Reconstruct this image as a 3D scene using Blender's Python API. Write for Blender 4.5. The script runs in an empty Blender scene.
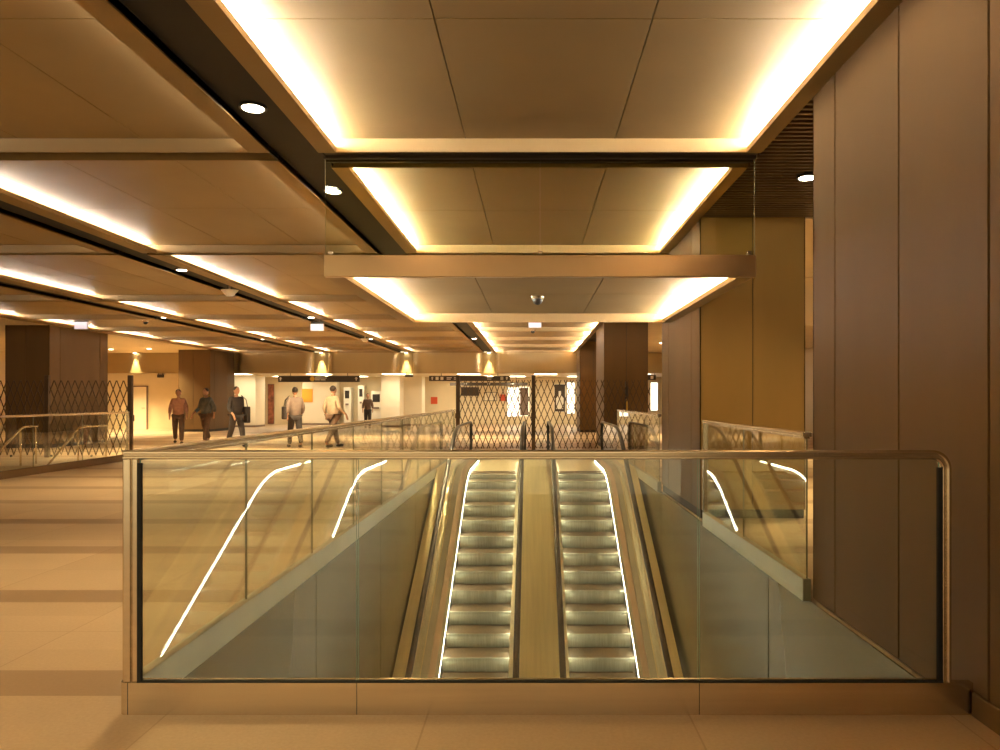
import bpy, bmesh, math, random
from mathutils import Vector, Matrix
random.seed(4)
S = bpy.context.scene
COL = S.collection
PI = math.pi

# ------------------------------------------------------------------ camera
cam_d = bpy.data.cameras.new('camera'); cam = bpy.data.objects.new('camera', cam_d)
COL.objects.link(cam); S.camera = cam
cam.location = (0, 0, 1.45); cam.rotation_euler = (PI/2, 0, 0)
cam_d.sensor_width = 36; cam_d.lens = 26.856
cam_d.shift_x = -0.0335; cam_d.shift_y = 0.024
cam_d.clip_start = 0.05; cam_d.clip_end = 200

# ------------------------------------------------------------------ light and exposure
w = bpy.data.worlds.new('world'); S.world = w; w.use_nodes = True
w.node_tree.nodes['Background'].inputs[0].default_value = (1.0, 0.77, 0.42, 1)
w.node_tree.nodes['Background'].inputs[1].default_value = 0.5
S.view_settings.view_transform = 'Standard'; S.view_settings.look = 'None'
S.view_settings.gamma = 1.0; S.view_settings.use_curve_mapping = False
S.view_settings.exposure = 1.32
try:
    S.cycles.use_denoising = True
    S.cycles.max_bounces = 9; S.cycles.diffuse_bounces = 5; S.cycles.glossy_bounces = 5
    S.cycles.transparent_max_bounces = 32
    S.cycles.caustics_reflective = False; S.cycles.caustics_refractive = False
    S.cycles.sample_clamp_indirect = 6; S.cycles.sample_clamp_direct = 0
    S.cycles.use_light_tree = True
except Exception:
    pass
LED_COVE = (1.0, 0.90, 0.79); COVE_POWER = 140.0; COVE_BACK = 12.0; COVE_LEFT = 36.0
LED_ESC = (1.0, 0.95, 0.78); ESC_POWER = 12.0
WARM = (1.0, 0.77, 0.40); SPOT_W = 170.0
SHOP = (1.0, 0.88, 0.60); SHOP_POWER = 7.5

# ------------------------------------------------------------------ materials
def _mat(name):
    m = bpy.data.materials.new(name); m.use_nodes = True
    nt = m.node_tree; b = nt.nodes['Principled BSDF']
    return m, nt, b
def noise_col(nt, b, col, amt, scale, stretch=(1, 1, 1)):
    tc = nt.nodes.new('ShaderNodeTexCoord'); mp = nt.nodes.new('ShaderNodeMapping')
    mp.inputs['Scale'].default_value = stretch
    n = nt.nodes.new('ShaderNodeTexNoise'); n.inputs['Scale'].default_value = scale
    n.inputs['Detail'].default_value = 4
    r = nt.nodes.new('ShaderNodeValToRGB')
    r.color_ramp.elements[0].position = 0.3; r.color_ramp.elements[1].position = 0.7
    r.color_ramp.elements[0].color = [c*(1-amt) for c in col] + [1]
    r.color_ramp.elements[1].color = [min(1, c*(1+amt)) for c in col] + [1]
    nt.links.new(tc.outputs['Object'], mp.inputs[0]); nt.links.new(mp.outputs[0], n.inputs['Vector'])
    nt.links.new(n.outputs['Fac'], r.inputs[0]); nt.links.new(r.outputs[0], b.inputs['Base Color'])
    return n
def mat(name, col, rough=0.5, metal=0.0, amt=0.06, scale=3.0, stretch=(1, 1, 1), spec=0.5, bump=0):
    m, nt, b = _mat(name)
    n = noise_col(nt, b, col, amt, scale, stretch)
    b.inputs['Roughness'].default_value = rough; b.inputs['Metallic'].default_value = metal
    b.inputs['Specular IOR Level'].default_value = spec
    if bump:
        bp = nt.nodes.new('ShaderNodeBump'); bp.inputs['Strength'].default_value = bump
        bp.inputs['Distance'].default_value = 0.01
        nt.links.new(n.outputs['Fac'], bp.inputs['Height']); nt.links.new(bp.outputs[0], b.inputs['Normal'])
    return m
def emit(name, col, power):
    m, nt, b = _mat(name)
    b.inputs['Base Color'].default_value = (*col, 1)
    b.inputs['Emission Color'].default_value = (*col, 1); b.inputs['Emission Strength'].default_value = power
    return m
def glass(name, tint, base=0.06, rough=0.0):
    m = bpy.data.materials.new(name); m.use_nodes = True; nt = m.node_tree; nt.nodes.clear()
    out = nt.nodes.new('ShaderNodeOutputMaterial'); mx = nt.nodes.new('ShaderNodeMixShader')
    tr = nt.nodes.new('ShaderNodeBsdfTransparent'); tr.inputs[0].default_value = (*tint, 1)
    gl = nt.nodes.new('ShaderNodeBsdfGlossy'); gl.inputs['Roughness'].default_value = rough
    gl.inputs['Color'].default_value = (1, 1, 1, 1)
    lw = nt.nodes.new('ShaderNodeLayerWeight'); lw.inputs[0].default_value = 0.5
    p = nt.nodes.new('ShaderNodeMath'); p.operation = 'POWER'; p.inputs[1].default_value = 5
    ma = nt.nodes.new('ShaderNodeMath'); ma.operation = 'MULTIPLY_ADD'
    ma.inputs[1].default_value = 1-base; ma.inputs[2].default_value = base
    L = nt.links.new
    L(lw.outputs['Facing'], p.inputs[0]); L(p.outputs[0], ma.inputs[0]); L(ma.outputs[0], mx.inputs[0])
    L(tr.outputs[0], mx.inputs[1]); L(gl.outputs[0], mx.inputs[2]); L(mx.outputs[0], out.inputs[0])
    return m
M = {}
M['panel'] = mat('ceiling panel metal', (0.335, 0.235, 0.105), 0.5, 0.0, 0.06, 1.2, spec=0.2)
M['frame'] = mat('ceiling frame metal', (0.33, 0.225, 0.10), 0.5, 0.0, 0.05, 2, spec=0.2)
M['black'] = mat('black void paint', (0.012, 0.010, 0.008), 0.7, 0, 0.3, 2)
M['darkbrown'] = mat('dark brown channel', (0.045, 0.032, 0.02), 0.45, 0, 0.2, 3)
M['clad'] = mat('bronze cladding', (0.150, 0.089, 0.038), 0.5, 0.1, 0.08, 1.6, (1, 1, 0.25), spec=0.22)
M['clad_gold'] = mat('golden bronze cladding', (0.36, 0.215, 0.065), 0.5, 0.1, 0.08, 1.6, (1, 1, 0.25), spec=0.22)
M['joint'] = mat('joint shadow gap', (0.02, 0.013, 0.008), 0.6, 0, 0.2, 3)
M['steel'] = mat('brushed stainless steel', (0.70, 0.60, 0.46), 0.24, 1.0, 0.06, 4, (0.3, 0.3, 6))
M['steel_deck'] = mat('satin steel deck', (0.92, 0.82, 0.52), 0.34, 0.4, 0.06, 3, (8, 0.3, 0.3))
M['steel_pink'] = mat('satin steel inner deck', (0.72, 0.60, 0.48), 0.35, 0.8, 0.05, 3)
M['band'] = mat('steel upstand', (0.58, 0.58, 0.47), 0.30, 0.7, 0.08, 2)
M['rubber'] = mat('black rubber', (0.018, 0.014, 0.011), 0.35, 0, 0.2, 5)
M['gasket'] = mat('black gasket', (0.004, 0.004, 0.004), 0.8, 0, 0.1, 5)
M['void'] = mat('grey green wall panel', (0.185, 0.16, 0.08), 0.27, 0.35, 0.10, 0.8, (1, 1, 0.5))
M['void_gold'] = mat('bronze metal escalator cladding', (0.50, 0.35, 0.20), 0.28, 0.9, 0.08, 1.0)
M['white'] = mat('white wall paint', (0.80, 0.72, 0.56), 0.6, 0, 0.03, 1)
M['beige'] = mat('beige wall paint', (0.70, 0.58, 0.38), 0.6, 0, 0.05, 1)
M['bulk'] = mat('bulkhead bronze metal', (0.46, 0.34, 0.165), 0.32, 0.6, 0.06, 1, (1, 1, .3))
M['slat'] = mat('dark slat metal', (0.19, 0.125, 0.07), 0.35, 0.4, 0.2, 3)
M['lattice'] = mat('brown lattice steel', (0.085, 0.05, 0.025), 0.45, 0.3, 0.2, 4)
M['glass'] = glass('clear balustrade glass', (0.955, 0.972, 0.93), 0.045)
M['baffle'] = glass('smoke baffle glass', (0.95, 0.97, 0.87), 0.03)
M['edge'] = mat('green glass edge', (0.20, 0.34, 0.22), 0.15, 0, 0.1, 5)
M['edge_dull'] = mat('dull glass edge', (0.20, 0.19, 0.11), 0.3, 0, 0.1, 5)
M['edge_pale'] = mat('pale glass edge', (0.42, 0.40, 0.28), 0.2, 0, 0.1, 5)
M['cove'] = emit('cove light strip', LED_COVE, COVE_POWER)
M['cove1'] = emit('cove light strip left rows', LED_COVE, COVE_LEFT)
M['cove2'] = emit('cove light strip dimmer', LED_COVE, COVE_BACK)
M['led'] = emit('escalator light strip', LED_ESC, ESC_POWER)
M['lens'] = emit('downlight lens', (1.0, 0.86, 0.6), 16)
M['shop'] = emit('added corridor light panel', SHOP, SHOP_POWER)
M['signwhite'] = emit('lit white sign face', (0.86, 0.80, 0.92), 0.30)
M['plastic'] = mat('white plastic', (0.75, 0.7, 0.6), 0.4, 0, 0.03, 3)
M['blackp'] = mat('black plastic', (0.02, 0.017, 0.015), 0.3, 0, 0.1, 3)
M['backlit'] = emit('backlit display white', (1.0, 0.90, 0.70), 0.9)
M['orange'] = mat('orange poster', (0.85, 0.36, 0.03), 0.5, 0, 0.05, 3)
M['red'] = mat('red poster', (0.62, 0.09, 0.03), 0.5, 0, 0.05, 3)
M['poster'] = mat('brown poster print', (0.28, 0.09, 0.045), 0.5, 0, 0.6, 5)
M['greyp'] = mat('grey panel', (0.20, 0.14, 0.11), 0.5, 0, 0.1, 5)
M['signdark'] = mat('dark sign panel', (0.055, 0.038, 0.026), 0.4, 0, 0.1, 5)
M['signyellow'] = mat('yellow sign mark', (0.85, 0.55, 0.08), 0.4, 0, 0.03, 5)
M['skin'] = mat('skin', (0.42, 0.22, 0.13), 0.55, 0, 0.06, 12)
M['hair'] = mat('dark hair', (0.03, 0.018, 0.012), 0.6, 0, 0.3, 30)
M['cl_dark'] = mat('dark clothing', (0.035, 0.025, 0.022), 0.8, 0, 0.2, 12)
M['cl_grey'] = mat('grey clothing', (0.20, 0.14, 0.115), 0.8, 0, 0.15, 12)
M['cl_light'] = mat('light grey clothing', (0.36, 0.26, 0.18), 0.8, 0, 0.15, 12)
M['cl_pink'] = mat('dusty pink clothing', (0.40, 0.20, 0.13), 0.8, 0, 0.15, 12)
M['cl_brown'] = mat('brown clothing', (0.11, 0.06, 0.035), 0.8, 0, 0.2, 12)
M['cl_blue'] = mat('slate blue clothing', (0.10, 0.11, 0.11), 0.8, 0, 0.2, 12)

# escalator step: fine lengthwise grooves
def step_mat():
    m, nt, b = _mat('grooved escalator step metal')
    tc = nt.nodes.new('ShaderNodeTexCoord')
    wv = nt.nodes.new('ShaderNodeTexWave'); wv.inputs['Scale'].default_value = 28; wv.bands_direction = 'X'
    nz = nt.nodes.new('ShaderNodeTexNoise'); nz.inputs['Scale'].default_value = 9
    r = nt.nodes.new('ShaderNodeValToRGB')
    r.color_ramp.elements[0].color = (0.36, 0.34, 0.22, 1); r.color_ramp.elements[1].color = (0.62, 0.60, 0.42, 1)
    L = nt.links.new
    mp = nt.nodes.new('ShaderNodeMapping'); mp.inputs['Scale'].default_value = (6, 0.4, 0.4)
    L(tc.outputs['Object'], mp.inputs[0]); L(mp.outputs[0], nz.inputs['Vector'])
    L(tc.outputs['Object'], wv.inputs['Vector'])
    L(nz.outputs['Fac'], r.inputs[0]); L(r.outputs[0], b.inputs['Base Color'])
    bp = nt.nodes.new('ShaderNodeBump'); bp.inputs['Strength'].default_value = 0.35; bp.inputs['Distance'].default_value = 0.004
    L(wv.outputs['Fac'], bp.inputs['Height']); L(bp.outputs[0], b.inputs['Normal'])
    b.inputs['Metallic'].default_value = 0.35; b.inputs['Roughness'].default_value = 0.5
    return m
M['step'] = step_mat()

M['tread'] = mat('dark grooved tread', (0.20, 0.145, 0.085), 0.5, 0.3, 0.12, 40, (5, .3, .3))
# stone floor: large tiles, a darker 0.3 m course every 1.5 m
def floor_mat():
    m, nt, b = _mat('beige stone floor')
    L = nt.links.new
    def math_(op, a, bb=None, c=None):
        n = nt.nodes.new('ShaderNodeMath'); n.operation = op
        for i, v in enumerate((a, bb, c)):
            if v is None: continue
            if isinstance(v, (int, float)): n.inputs[i].default_value = v
            else: L(v, n.inputs[i])
        return n.outputs[0]
    tc = nt.nodes.new('ShaderNodeTexCoord'); sp = nt.nodes.new('ShaderNodeSeparateXYZ'); L(tc.outputs['Object'], sp.inputs[0])
    X, Y = sp.outputs[0], sp.outputs[1]
    yy = math_('FLOORED_MODULO', math_('SUBTRACT', Y, 3.647), 1.678)
    band = math_('LESS_THAN', yy, 0.336)
    def line(v, at, wd): return math_('LESS_THAN', math_('ABSOLUTE', math_('SUBTRACT', v, at)), wd)
    j = math_('MAXIMUM', line(yy, 0.336, 0.004), line(yy, 0.004, 0.004))
    j = math_('MAXIMUM', j, line(yy, 1.007, 0.003))
    xx = math_('FLOORED_MODULO', math_('SUBTRACT', X, -1.69), 1.2)
    j = math_('MAXIMUM', j, line(xx, 0.004, 0.004))
    # tile id tone
    tx = math_('FLOOR', math_('DIVIDE', math_('SUBTRACT', X, -1.69), 1.2)); ty = math_('FLOOR', math_('DIVIDE', math_('SUBTRACT', Y, 3.647), 0.671))
    cmb = nt.nodes.new('ShaderNodeCombineXYZ'); L(tx, cmb.inputs[0]); L(ty, cmb.inputs[1])
    wn = nt.nodes.new('ShaderNodeTexWhiteNoise'); wn.noise_dimensions = '3D'; L(cmb.outputs[0], wn.inputs['Vector'])
    n1 = nt.nodes.new('ShaderNodeTexNoise'); n1.inputs['Scale'].default_value = 60; n1.inputs['Detail'].default_value = 6; L(tc.outputs['Object'], n1.inputs['Vector'])
    n2 = nt.nodes.new('ShaderNodeTexNoise'); n2.inputs['Scale'].default_value = 1.6; n2.inputs['Detail'].default_value = 5; L(tc.outputs['Object'], n2.inputs['Vector'])
    f = math_('ADD', math_('MULTIPLY', n1.outputs['Fac'], 0.5), math_('ADD', math_('MULTIPLY', n2.outputs['Fac'], 0.35), math_('MULTIPLY', wn.outputs['Value'], 0.22)))
    r = nt.nodes.new('ShaderNodeValToRGB'); L(f, r.inputs[0])
    r.color_ramp.elements[0].position = 0.2; r.color_ramp.elements[1].position = 0.75
    r.color_ramp.elements[0].color = (0.38, 0.26, 0.155, 1); r.color_ramp.elements[1].color = (0.52, 0.37, 0.23, 1)
    r2 = nt.nodes.new('ShaderNodeMix'); r2.data_type = 'RGBA'; r2.blend_type = 'MULTIPLY'
    L(band, r2.inputs[0]); L(r.outputs[0], r2.inputs[6]); r2.inputs[7].default_value = (0.66, 0.60, 0.55, 1)
    r3 = nt.nodes.new('ShaderNodeMix'); r3.data_type = 'RGBA'; r3.blend_type = 'MULTIPLY'
    L(j, r3.inputs[0]); L(r2.outputs[2], r3.inputs[6]); r3.inputs[7].default_value = (0.78, 0.74, 0.70, 1)
    L(r3.outputs[2], b.inputs['Base Color'])
    b.inputs['Roughness'].default_value = 0.42; b.inputs['Specular IOR Level'].default_value = 0.4
    return m
M['floor'] = floor_mat()
M['stone'] = mat('pale stone', (0.55, 0.42, 0.28), 0.5, 0, 0.1, 6)

# ------------------------------------------------------------------ builders
def BM(): return bmesh.new()
def box(bm, x0, x1, y0, y1, z0, z1, mi=0):
    if x0 > x1: x0, x1 = x1, x0
    v = [bm.verts.new(p) for p in ((x0,y0,z0),(x1,y0,z0),(x1,y1,z0),(x0,y1,z0),(x0,y0,z1),(x1,y0,z1),(x1,y1,z1),(x0,y1,z1))]
    fs = []
    for q in ((3,2,1,0),(4,5,6,7),(0,1,5,4),(1,2,6,5),(2,3,7,6),(3,0,4,7)):
        f = bm.faces.new([v[i] for i in q]); f.material_index = mi; fs.append(f)
    return fs
def rbox(bm, x0, x1, y0, y1, z0, z1, r=0.01, seg=2):
    t = BM(); box(t, x0, x1, y0, y1, z0, z1)
    bmesh.ops.bevel(t, geom=t.edges[:], offset=r, segments=seg, profile=0.5, affect='EDGES')
    me = bpy.data.meshes.new('tmp'); t.to_mesh(me); t.free(); bm.from_mesh(me); bpy.data.meshes.remove(me)
def sweep(bm, rings, close=True, cap=True, mi=0, loop=False):
    """rings: list of lists of points, equal counts"""
    R = [[bm.verts.new(p) for p in r] for r in rings]
    n = len(R[0]); m_ = len(R)
    rng = range(m_) if loop else range(m_-1)
    for i in rng:
        a, b = R[i], R[(i+1) % m_]
        for k in range(n if close else n-1):
            f = bm.faces.new((a[k], a[(k+1) % n], b[(k+1) % n], b[k])); f.material_index = mi; f.smooth = False
    if cap and close and not loop:
        bm.faces.new(R[0][::-1]).material_index = mi; bm.faces.new(R[-1]).material_index = mi
def tube(bm, pts, r, seg=10, smooth=True, rx=None, mi=0, loop=False):
    pts = [Vector(p) for p in pts]; n = len(pts); rings = []
    up0 = None
    for i, p in enumerate(pts):
        if loop: t = (pts[(i+1) % n] - pts[i-1])
        else: t = (pts[min(i+1, n-1)] - pts[max(i-1, 0)])
        t.normalize()
        if up0 is None:
            up0 = Vector((0,0,1)) if abs(t.z) < 0.9 else Vector((0,1,0))
            if abs(t.x) < 0.05: up0 = t.cross(Vector((1,0,0))).normalized()
        a = (up0 - t*up0.dot(t)).normalized(); b_ = t.cross(a).normalized(); up0 = a
        rr = r[i] if isinstance(r, (list, tuple)) else r
        rb = rx if rx else rr
        rings.append([p + a*rr*math.sin(2*PI*k/seg) + b_*rb*math.cos(2*PI*k/seg) for k in range(seg)])
    f0 = len(bm.faces); sweep(bm, rings, mi=mi, loop=loop)
    bm.faces.ensure_lookup_table()
    if smooth:
        for f in bm.faces[f0:]:
            if len(f.verts) == 4: f.smooth = True
def cyl(bm, c, r, z0, z1, seg=24, r2=None, axis='z'):
    r2 = r if r2 is None else r2; A, B = [], []
    for k in range(seg):
        a = 2*PI*k/seg; ca, sa = math.cos(a), math.sin(a)
        if axis == 'z': A.append((c[0]+r*ca, c[1]+r*sa, z0)); B.append((c[0]+r2*ca, c[1]+r2*sa, z1))
        elif axis == 'y': A.append((c[0]+r*ca, z0, c[1]+r*sa)); B.append((c[0]+r2*ca, z1, c[1]+r2*sa))
        else: A.append((z0, c[0]+r*ca, c[1]+r*sa)); B.append((z1, c[0]+r2*ca, c[1]+r2*sa))
    sweep(bm, [A, B])
def ball(bm, c, rad, u=12, v=8, zmin=-1.0):
    sx, sy, sz = rad if isinstance(rad, (tuple, list)) else (rad,)*3
    rings = []
    for i in range(v+1):
        ph = -PI/2 + PI*i/v
        zz = max(math.sin(ph), zmin); cr = math.cos(ph) if math.sin(ph) >= zmin else math.sqrt(max(0, 1-zmin*zmin))*(0.02 + 0.98*i/max(1, v*0.5))
        cr = max(cr, 0.01)
        rings.append([(c[0]+sx*cr*math.cos(2*PI*k/u), c[1]+sy*cr*math.sin(2*PI*k/u), c[2]+sz*zz) for k in range(u)])
    f0 = len(bm.faces); sweep(bm, rings); bm.faces.ensure_lookup_table()
    for f in bm.faces[f0:]: f.smooth = True

ORG = {}
def part(name, bm, mats, parent=None):
    """link bm (world coordinates) as one mesh object under parent"""
    bmesh.ops.recalc_face_normals(bm, faces=bm.faces[:])
    o_ = ORG.get(parent.name, Vector()) if parent else Vector()
    if o_.length: bmesh.ops.translate(bm, verts=bm.verts[:], vec=-o_)
    me = bpy.data.meshes.new(name); bm.to_mesh(me); bm.free()
    if not isinstance(mats, (list, tuple)): mats = [mats]
    for m in mats: me.materials.append(m)
    o = bpy.data.objects.new(name, me); COL.objects.link(o)
    if parent: o.parent = parent
    ORG[o.name] = o_
    return o
def tag(o, label, cat, group=None, kind=None):
    o['label'] = label; o['category'] = cat
    if group: o['group'] = group
    if kind: o['kind'] = kind
    return o
def thing(name, label, cat, loc, group=None, rz=0):
    o = bpy.data.objects.new(name, None); COL.objects.link(o); o.empty_display_size = 0.2
    o.location = loc; o.rotation_euler = (0, 0, rz)
    ORG[o.name] = Vector(loc)
    return tag(o, label, cat, group)
def struct(name, bm, mats):
    o = part(name, bm, mats); o['kind'] = 'structure'; return o
def spot(name, loc, power, size=110, blend=0.6, col=WARM, parent=None, rad=0.05, rot=(0, 0, 0)):
    d = bpy.data.lights.new(name, 'SPOT'); d.energy = power; d.color = col
    d.spot_size = math.radians(size); d.spot_blend = blend; d.shadow_soft_size = rad
    o = bpy.data.objects.new(name, d); COL.objects.link(o)
    if parent:
        o.parent = parent; o.location = Vector(loc) - ORG[parent.name]
    else: o.location = loc
    o.rotation_euler = rot
    return o

# ================================================================== SETTING
VX0, VX1 = -1.87, 2.02          # escalator void, side to side
VY0, VY1 = 3.06, 15.0           # near edge, escalator comb
ZC, ZR = 3.63, 3.75             # ceiling frames, recessed panels
# floor slab with two openings
def floor_mesh():
    bm = BM()
    xs = [-24, -13.2, -9.6, VX0, VX1, 12]; ys = [-4, VY0, 9.0, VY1, 15.9, 44]
    def hole(i, j):
        x = (xs[i]+xs[i+1])/2; y = (ys[j]+ys[j+1])/2
        return (VX0 < x < VX1 and VY0 < y < VY1) or (-13.2 < x < -9.6 and 9.0 < y < 15.9)
    G = {}
    def v(i, j, t):
        if (i, j, t) not in G: G[i, j, t] = bm.verts.new((xs[i], ys[j], 0 if t else -0.35))
        return G[i, j, t]
    nx, ny = len(xs)-1, len(ys)-1
    for i in range(nx):
        for j in range(ny):
            if hole(i, j): continue
            bm.faces.new((v(i,j,1), v(i+1,j,1), v(i+1,j+1,1), v(i,j+1,1)))
            bm.faces.new((v(i,j+1,0), v(i+1,j+1,0), v(i+1,j,0), v(i,j,0)))
            for di, dj, a, b_ in ((-1,0,(i,j),(i,j+1)), (1,0,(i+1,j),(i+1,j+1)), (0,-1,(i,j),(i+1,j)), (0,1,(i,j+1),(i+1,j+1))):
                I, J = i+di, j+dj
                if I < 0 or J < 0 or I >= nx or J >= ny or hole(I, J):
                    bm.faces.new((v(*a,1), v(*b_,1), v(*b_,0), v(*a,0)))
    return bm
struct('floor', floor_mesh(), M['floor'])
bm = BM(); box(bm, -24, 12, -4, 31.7, 3.95, 4.05); struct('ceiling', bm, M['black'])

# ---- lower level of the escalator void
ZL = -4.6
bm = BM(); box(bm, VX0-.3, VX1+.3, 1.0, 16, ZL-.1, ZL); struct('floor_lower', bm, M['stone'])
def void_wall(name, x, sgn):
    """panelled wall with vertical joints; bronze cladding strip follows the escalator below it"""
    bm = BM()
    x0, x1 = (x-.30, x-.02) if sgn < 0 else (x+.02, x+.30)
    ys = [VY0, 5.7, 8.1, 10.5, 12.9, VY1]
    box(bm, x0, x1, VY0-2, VY1, ZL, -.35)                      # backing reaching under the slab
    for a, b_ in zip(ys, ys[1:]):
        box(bm, *((x-.012, x+.02) if sgn > 0 else (x-.02, x+.012)), a+.009, b_-.009, ZL, -.02)
    return struct(name, bm, [M['void']])
void_wall('wall_void_left', VX0, -1)
void_wall('wall_void_right', VX1, 1)
bm = BM(); box(bm, VX0-.3, VX1+.3, 0.8, 1.0, ZL, -.36); struct('wall_void_near', bm, M['void'])
bm = BM(); box(bm, VX0-.3, VX1+.3, 15.9, 16.1, ZL, -.36); struct('wall_void_far', bm, M['void'])
def zn(y):
    """nosing height of the step band, rounded at top and bottom"""
    def raw(t): return max(ZL, min(0.0, 0.516*t - 7.436))
    return sum(raw(y+(k-8)/8*0.7) for k in range(17))/17

# ---- columns and side walls (bronze cladding with shadow joints)
def cladded(name, x0, x1, y0, y1, z0, z1, jx=(), jy=(), base=0.11, side_mat=None, front_mat=None):
    """box column, panels standing 12 mm proud of a dark core, open joints between them"""
    bm = BM(); g = .012; t = .005
    box(bm, x0+g, x1-g, y0+g, y1-g, z0, z1, 1)
    X = [x0] + list(jx) + [x1]; Y = [y0] + list(jy) + [y1]
    for a, b_ in zip(X, X[1:]):
        a2 = a + (t if a != x0 else 0); b2 = b_ - (t if b_ != x1 else 0)
        box(bm, a2, b2, y0, y0+g, z0+base, z1, 2); box(bm, a2, b2, y1-g, y1, z0+base, z1, 2)
    for a, b_ in zip(Y, Y[1:]):
        a2 = a + (t*1.6 if a != y0 else 0); b2 = b_ - (t*1.6 if b_ != y1 else 0)
        box(bm, x0, x0+g, a2, b2, z0+base, z1, 0); box(bm, x1-g, x1, a2, b2, z0+base, z1, 0)
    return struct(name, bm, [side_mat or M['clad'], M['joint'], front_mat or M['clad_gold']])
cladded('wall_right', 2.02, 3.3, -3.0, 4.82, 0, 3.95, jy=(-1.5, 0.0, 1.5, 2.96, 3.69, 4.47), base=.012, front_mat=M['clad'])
bm = BM(); rbox(bm, 2.002, 2.02, -3.0, 3.05, 0, .11, .004, 1); struct('baseboard_right', bm, M['clad'])
columns = [  # name, x0,x1,y0,y1, label
 ('column', 2.02, 3.295, 8.09, 10.49, (2.66,), (8.55, 10.0), 'golden bronze clad column right of the escalators behind the hanging canopy'),
 ('column', 2.02, 3.28, 19.1, 21.5, (2.66,), (19.6, 21.0), 'bronze clad column with its front behind the lattice gate, right of the escalators'),
 ('column', 2.02, 3.28, 29.0, 31.3, (2.6,), (29.6,), 'farthest bronze clad column on the right, beside the distant shops'),
 ('column', -15.6, -14.3, 19.7, 22.4, (-15.0,), (20.15, 22.0), 'wide bronze clad column at the left edge behind the lattice gate'),
 ('column', -15.7, -14.3, 29.5, 31.9, (-15.05,), (29.9, 31.2), 'bronze clad column behind the walking people, between white walls'),
]
for nm, x0, x1, y0, y1, jx, jy, lb in columns:
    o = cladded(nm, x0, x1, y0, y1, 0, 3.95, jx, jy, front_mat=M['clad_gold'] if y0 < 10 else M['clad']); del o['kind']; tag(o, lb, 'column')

# ---- ceiling coffers
COLX = [(-1.905, -1.745, 1.886, 2.02, (-.60, .72)), (-5.85, -5.63, -2.515, -2.34, (-4.55, -3.45)),
        (-9.89, -9.55, -6.46, -6.28, (-8.5, -7.4)), (-14.28, -13.9, -10.5, -10.34, (-12.8, -11.6))]
ROWS = [(-1.7, 2.05), (2.16, 5.91), (6.10, 9.98), (10.10, 14.79), (14.91, 18.18), (18.30, 21.40), (21.52, 24.70), (24.82, 28.0), (28.12, 31.5)]
ROWW = ['overhead', 'nearest', 'second', 'third', 'fourth', 'fifth', 'sixth', 'seventh', 'farthest']
COLW = ['over the escalators', 'just left of the escalator row', 'in the second row left of the escalators', 'in the far left row']
def coffer(x0, xi0, xi1, x1, y0, y1, z, zr, jx, label, group, strips=(True, True), first_col=True, name='ceiling_coffer', cat='ceiling panel', fascia=None):
    t = thing(name, label, cat, ((x0+x1)/2, (y0+y1)/2, z), group)
    bm = BM(); ym = (y0+y1)/2
    X = [x0] + list(jx) + [x1]
    for a, b_ in zip(X, X[1:]):
        for c, d in ((y0, ym), (ym, y1)):
            rbox(bm, a+.003, b_-.003, c+.003, d-.003, zr, zr+.03, .003, 1)
    part('panel', bm, M['panel'], t)
    bm = BM()
    for s in (0, 1):
        o_, i_ = (x0, xi0) if s == 0 else (x1, xi1)
        e = .018 if s == 0 else -.018
        box(bm, o_, i_, y0, y1, z, z+.014)                      # flange
        box(bm, i_-e, i_, y0+.02, y1-.02, z+.014, z+.05)         # lip
        box(bm, o_, o_+e, y0, y1, z+.014, zr)                     # outer upstand
    if fascia is None: fascia = .02
    box(bm, x0, x1, y0, y0+fascia, z+.002, zr); box(bm, x0, x1, y1-fascia, y1, z+.002, zr)
    part('frame', bm, M['frame'], t)
    for s in (0, 1):
        if not strips[s]: continue
        o_, i_ = (x0, xi0) if s == 0 else (x1, xi1)
        c = (o_ + i_)/2
        bm = BM(); box(bm, c-.012, c+.012, y0+.05, y1-.05, z+.045, z+.075); box(bm, c-.006, c+.006, y0+.05, y1-.05, z+.012, z+.045, 1)
        part('light_strip', bm, [M['cove'] if first_col else M['cove1'] if s == 0 else M['cove2'], M['frame']], t)
    return t
for ci, (x0, xi0, xi1, x1, jx) in enumerate(COLX):
    for ri, (y0, y1) in enumerate(ROWS):
        if ci and ri == 0 and ci > 1: continue
        if ci == 0 and ri == 2: y0 = 6.28
        coffer(x0, xi0, xi1, x1, y0, y1, ZC, ZR, jx, f'{ROWW[ri]} lit bronze ceiling coffer {COLW[ci]}', 'cove lit ceiling coffers', first_col=(ci == 0))
# dark services slots between the coffers
SLOTS = [(-2.34, -1.905), (-6.28, -5.85), (-10.34, -9.89)]
for i, (a, b_) in enumerate(SLOTS):
    bm = BM(); box(bm, a-.02, a, -1.7, 31.5, 3.645, 3.95); box(bm, b_, b_+.02, -1.7, 31.5, 3.645, 3.95)
    box(bm, a+.0, b_-.0, -1.7, 31.5, 3.70, 3.72)
    struct(f'trim_{i+1}', bm, M['black'])
bm = BM(); box(bm, -1.905, 2.02, 5.93, 6.26, 3.66, 3.70); box(bm, -1.905, 2.02, 6.05, 6.07, 3.63, 3.66); box(bm, -1.905, 2.02, 6.13, 6.15, 3.63, 3.66)
struct('trim_4', bm, M['darkbrown'])
# plain ceilings beyond the coffers
bm = BM(); box(bm, -24, -14.35, 8, 31.7, 3.63, 3.68); struct('ceiling_left', bm, M['beige'])
bm = BM(); box(bm, 3.3, 12, 10.5, 31.7, 3.64, 3.7); box(bm, 3.3, 12, 8.1, 10.5, 3.64, 3.7); box(bm, 3.3, 12, 12.0, 12.15, 2.78, 3.64); struct('ceiling_right', bm, M['beige'])
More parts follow.
